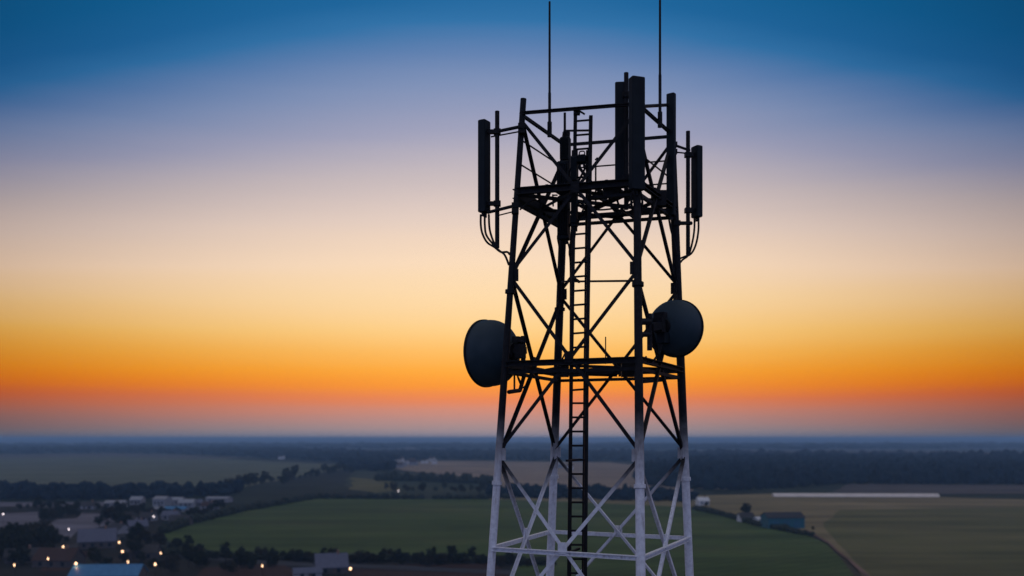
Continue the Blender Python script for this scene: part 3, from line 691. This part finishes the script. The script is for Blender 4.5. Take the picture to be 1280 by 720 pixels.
# ------------------------------------------------------------------ microwave dishes
def dish(label, cx, cy, d, dia, axis, drum, cone, mount, arms):
    """back of the dish faces the tower; cx,cy = middle of the front rim"""
    c = P(cx,cy,d); ax = Vector((axis[0],axis[1],0)).normalized(); r = dia/2
    t = thing('microwave_dish', c, label, 'dish', 'microwave dishes')
    prof = [(0,r*.97),(.012,r),(-.012+.0,r)] and [(.06,.001),(.055,r*.35),(.04,r*.7),(.015,r*.95),(0,r)]
    MB().lathe(c, ax, prof, 48).build('radome', M['dish'], t, smooth=True)
    bowl = [(-drum-cone*t_, r*(1-t_**2.3)**.5) for t_ in (0,.1,.2,.32,.45,.58,.7,.8,.88,.94,.965)]
    sh = MB().lathe(c, ax, [(-.004,r*.985),(-.004,r+.006),(-.03,r+.006),(-.034,r)] + bowl + [(-drum-cone,r*.2),(-drum-cone-.03,r*.2)], 48)
    sh.build('shroud', M['dish'], t, smooth=True)
    MB().lathe(c, ax, [(-.045,r*1.0),(-.045,r+.014),(-.012,r+.014),(-.012,r*1.0)], 48).build('rim_band', M['dark'], t)
    k = c - ax*(drum+cone); side = Vector((-ax.y, ax.x, 0)); Rm = Matrix.Rotation(math.atan2(ax.y,ax.x),3,'Z')
    MB().lathe(k, -ax, [(0,r*.26),(.05,r*.26),(.051,r*.15),(.13,r*.15)], 20).build('hub', M['dark'], t)
    MB().box(k-ax*.14, .1, .15, .2, Rm).box(k-ax*.1+Vector((0,0,r*.35)), .1, .16, .08, Rm).build('mount_bracket', M['dark'], t)
    MB().bevbox(k-ax*.02-Vector((0,0,r*.42)), .14, .15, .16, .02, Rm).build('transceiver', M['radome'], t)
    px, y0, y1, pd = mount; MB().tube(P(px,y0,pd), P(px,y1,pd), .035, n=12).build('mounting_pole', M['dark'], t, smooth=True)
    MB().bar(k-ax*.1, P(px,(y0+y1)/2-6,pd), .1, .12, (0,0,1)).build('mount_arm', M['dark'], t)
    q0 = k-ax*.06-Vector((0,0,r*.55)); q1 = P(px, y1+8, pd+.05)
    for e_ in (0, .03): MB().sweep(spline([q0+side*e_, q0-ax*.06-Vector((0,0,.16-e_)), q1-Vector((0,0,.1)), q1-ax*.1], 6), .012, 7).build('cable', M['cable'], t, smooth=True)
    for a, b, rr_ in arms: MB().tube(P(*a), P(*b), rr_, n=8).build('strut', M['dark'], t)
    return t
dish('large dark dish on the left of the tower, seen from behind', 605, 442, 14.25, .98, (-.80,.58), .12, .40, (654,420,468,14.05),
     [((645,432,13.95),(654,424,14.05),.03),((645,462,13.9),(654,462,14.05),.03),((636,490,13.45),(650,488,13.9),.03),((643,462,13.9),(643,488,13.9),.014),((650,488,13.9),(655,470,14.0),.03)])
dish('smaller round dark dish on the right of the tower', 847.5, 411, 13.72, .80, (.62,.78), .08, .32, (812,392,438,12.98),
     [((799,402,12.75),(812,402,12.98),.045),((799,418,12.75),(812,418,12.98),.035),((812,428,12.98),(828,450,13.3),.012)])

# ------------------------------------------------------------------ haze
hz = MB().box((0, (R0-3000)/2, (H+11-1)/2), 2*R0+400, R0+3400, H+12)
hm = bpy.data.materials.new('haze_air'); hm.use_nodes = True; nt = hm.node_tree; nt.nodes.clear()
pv = nt.nodes.new('ShaderNodeVolumePrincipled'); pv.inputs['Color'].default_value = (.40,.67,.97,1); pv.inputs['Density'].default_value = .00021; pv.inputs['Anisotropy'].default_value = 0
ou = nt.nodes.new('ShaderNodeOutputMaterial'); nt.links.new(pv.outputs[0], ou.inputs['Volume'])
ho = hz.build('haze', hm); tag(ho, 'thin blue evening haze lying over the plain', 'haze', kind='stuff')

# ------------------------------------------------------------------ sky, sun, camera
w = bpy.data.worlds.new('World'); S.world = w; w.use_nodes = True; nt = w.node_tree; L = nt.links.new; nt.nodes.clear()
tc = nt.nodes.new('ShaderNodeTexCoord'); sx = nt.nodes.new('ShaderNodeSeparateXYZ'); L(tc.outputs['Generated'], sx.inputs[0])
def mth(op, a, b=None, c=None, clamp=False):
    n = nt.nodes.new('ShaderNodeMath'); n.operation = op; n.use_clamp = clamp
    for i, v in enumerate((a, b, c)):
        if v is None: continue
        if isinstance(v, (int, float)): n.inputs[i].default_value = v
        else: L(v, n.inputs[i])
    return n.outputs[0]
az = mth('ABSOLUTE', mth('SUBTRACT', mth('ARCTAN2', sx.outputs[0], sx.outputs[1]), -.01))      # angle from the afterglow, radians
el = mth('ARCSINE', sx.outputs[2])
az2 = mth('MULTIPLY', mth('MINIMUM', az, .9), mth('MINIMUM', az, .9))
stm = nt.nodes.new('ShaderNodeMapping'); stm.inputs['Scale'].default_value = (2.2,2.2,38); L(tc.outputs['Generated'], stm.inputs[0])
stn = nt.nodes.new('ShaderNodeTexNoise'); stn.inputs['Scale'].default_value = 1.0; stn.inputs['Detail'].default_value = 3; L(stm.outputs[0], stn.inputs['Vector'])
elw = mth('ADD', el, mth('MULTIPLY_ADD', stn.outputs['Fac'], .012, -.006))                    # faint streaks of high haze
el2 = mth('MULTIPLY', elw, mth('MULTIPLY_ADD', mth('MULTIPLY', az2, mth('MULTIPLY', el, 1/.30, clamp=True)), 1.35, 1.0))                                  # the glow hugs the horizon away from the sun
pos = mth('MULTIPLY', mth('DEGREES', el2) if False else mth('MULTIPLY', el2, 57.29578), 1/65.0, clamp=True)
def ramp(stops):
    r = nt.nodes.new('ShaderNodeValToRGB'); r.color_ramp.interpolation = 'LINEAR'; e = r.color_ramp.elements
    for i, (p, c) in enumerate(stops):
        if i < 2: k = e[i]; k.position = p
        else: k = e.new(p)
        k.color = lin(*c)
    return r
OVER = (168,166,172)      # unseen overhead sky, brightened and made neutral to light ground and tower
def ey(y): return math.degrees(math.atan((YH-y)/F))/65.0
glow = [(548,(140,143,156)),(538,(160,145,148)),(526,(180,142,138)),(512,(206,138,120)),(497,(232,130,82)),(482,(250,146,36)),(464,(255,164,14)),(440,(254,182,62)),
        (412,(254,200,106)),(372,(252,212,156)),(327,(247,217,192)),(275,(226,205,196)),(220,(200,187,190)),(160,(160,162,188)),(105,(128,146,184)),
        (62,(94,128,176)),(25,(48,114,168)),(-10,(26,101,156)),(-70,(8,94,146)),(-130,(3,88,137)),(-260,(3,78,124)),(-420,(10,74,118))]
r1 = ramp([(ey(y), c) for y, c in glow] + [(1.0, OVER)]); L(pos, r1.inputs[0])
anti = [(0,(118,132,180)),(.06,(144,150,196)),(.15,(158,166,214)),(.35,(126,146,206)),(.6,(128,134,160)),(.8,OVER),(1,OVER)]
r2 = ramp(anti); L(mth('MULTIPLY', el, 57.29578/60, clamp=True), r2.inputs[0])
low = mth('SUBTRACT', 1.0, mth('MULTIPLY', el, 1/.46, clamp=True))
dk = mth('MAXIMUM', mth('SUBTRACT', 1.0, mth('MULTIPLY', mth('MULTIPLY', az2, 1.75), mth('MULTIPLY_ADD', low, .6, .4))), .5)
gm = nt.nodes.new('ShaderNodeGamma'); L(r1.outputs[0], gm.inputs[0]); L(mth('MINIMUM', mth('MULTIPLY_ADD', mth('MULTIPLY', az2, low), 1.3, 1.0), 1.3), gm.inputs[1])
sc_ = nt.nodes.new('ShaderNodeVectorMath'); sc_.operation = 'SCALE'; L(gm.outputs[0], sc_.inputs[0]); L(dk, sc_.inputs['Scale'])
eb = mth('DIVIDE', mth('SUBTRACT', el, .150), .062)
gw = mth('MULTIPLY', mth('MULTIPLY', mth('POWER', 2.71828, mth('MULTIPLY', az2, -9.0)), mth('POWER', 2.71828, mth('MULTIPLY', mth('MULTIPLY', eb, eb), -1.0))), .5)
pg = nt.nodes.new('ShaderNodeMix'); pg.data_type = 'RGBA'; L(gw, pg.inputs[0]); L(sc_.outputs[0], pg.inputs[6]); pg.inputs[7].default_value = lin(255,226,184)   # pale glow where the sun went down
wt = nt.nodes.new('ShaderNodeMapRange'); wt.interpolation_type = 'SMOOTHSTEP'; wt.inputs[1].default_value = .55; wt.inputs[2].default_value = 1.9; L(az, wt.inputs[0])
mx = nt.nodes.new('ShaderNodeMix'); mx.data_type = 'RGBA'; L(wt.outputs[0], mx.inputs[0]); L(pg.outputs[2], mx.inputs[6]); L(r2.outputs[0], mx.inputs[7])
b1 = nt.nodes.new('ShaderNodeBackground'); b1.inputs[1].default_value = 1.0; L(mx.outputs[2], b1.inputs[0])
sky = nt.nodes.new('ShaderNodeTexSky'); sky.sky_type = 'NISHITA'; sky.sun_disc = False; sky.sun_elevation = math.radians(.5); sky.sun_rotation = math.radians(-1)
b2 = nt.nodes.new('ShaderNodeBackground'); b2.inputs[1].default_value = .004; L(sky.outputs[0], b2.inputs[0])
ad = nt.nodes.new('ShaderNodeAddShader'); L(b1.outputs[0], ad.inputs[0]); L(b2.outputs[0], ad.inputs[1])
ow = nt.nodes.new('ShaderNodeOutputWorld'); L(ad.outputs[0], ow.inputs[0])

sl = bpy.data.lights.new('sun', 'SUN'); sl.energy = .08; sl.angle = math.radians(.5); sl.color = (1,.62,.35)
so = bpy.data.objects.new('sun', sl); COL.objects.link(so); so.location = (0, 200, 120)
so.rotation_euler = (math.radians(90-.8), 0, math.radians(180))      # light travels towards -y, just above the horizon
cam = bpy.data.cameras.new('camera'); co = bpy.data.objects.new('camera', cam); COL.objects.link(co); S.camera = co
co.location = (0, 0, H); co.rotation_euler = (math.radians(90), 0, 0)
cam.sensor_width = 36; cam.lens = 36*F/1280; cam.shift_y = (YH-360)/1280; cam.clip_start = .1; cam.clip_end = 100000
cam.dof.use_dof = True; cam.dof.focus_distance = 13.4; cam.dof.aperture_fstop = 33.75/1000/.040
S.view_settings.view_transform = 'Standard'; S.view_settings.look = 'None'; S.view_settings.exposure = 0; S.view_settings.gamma = 1
S.view_settings.use_curve_mapping = False
S.render.resolution_x = 1024; S.render.resolution_y = 576
S.cycles.max_bounces = 6; S.cycles.volume_bounces = 2
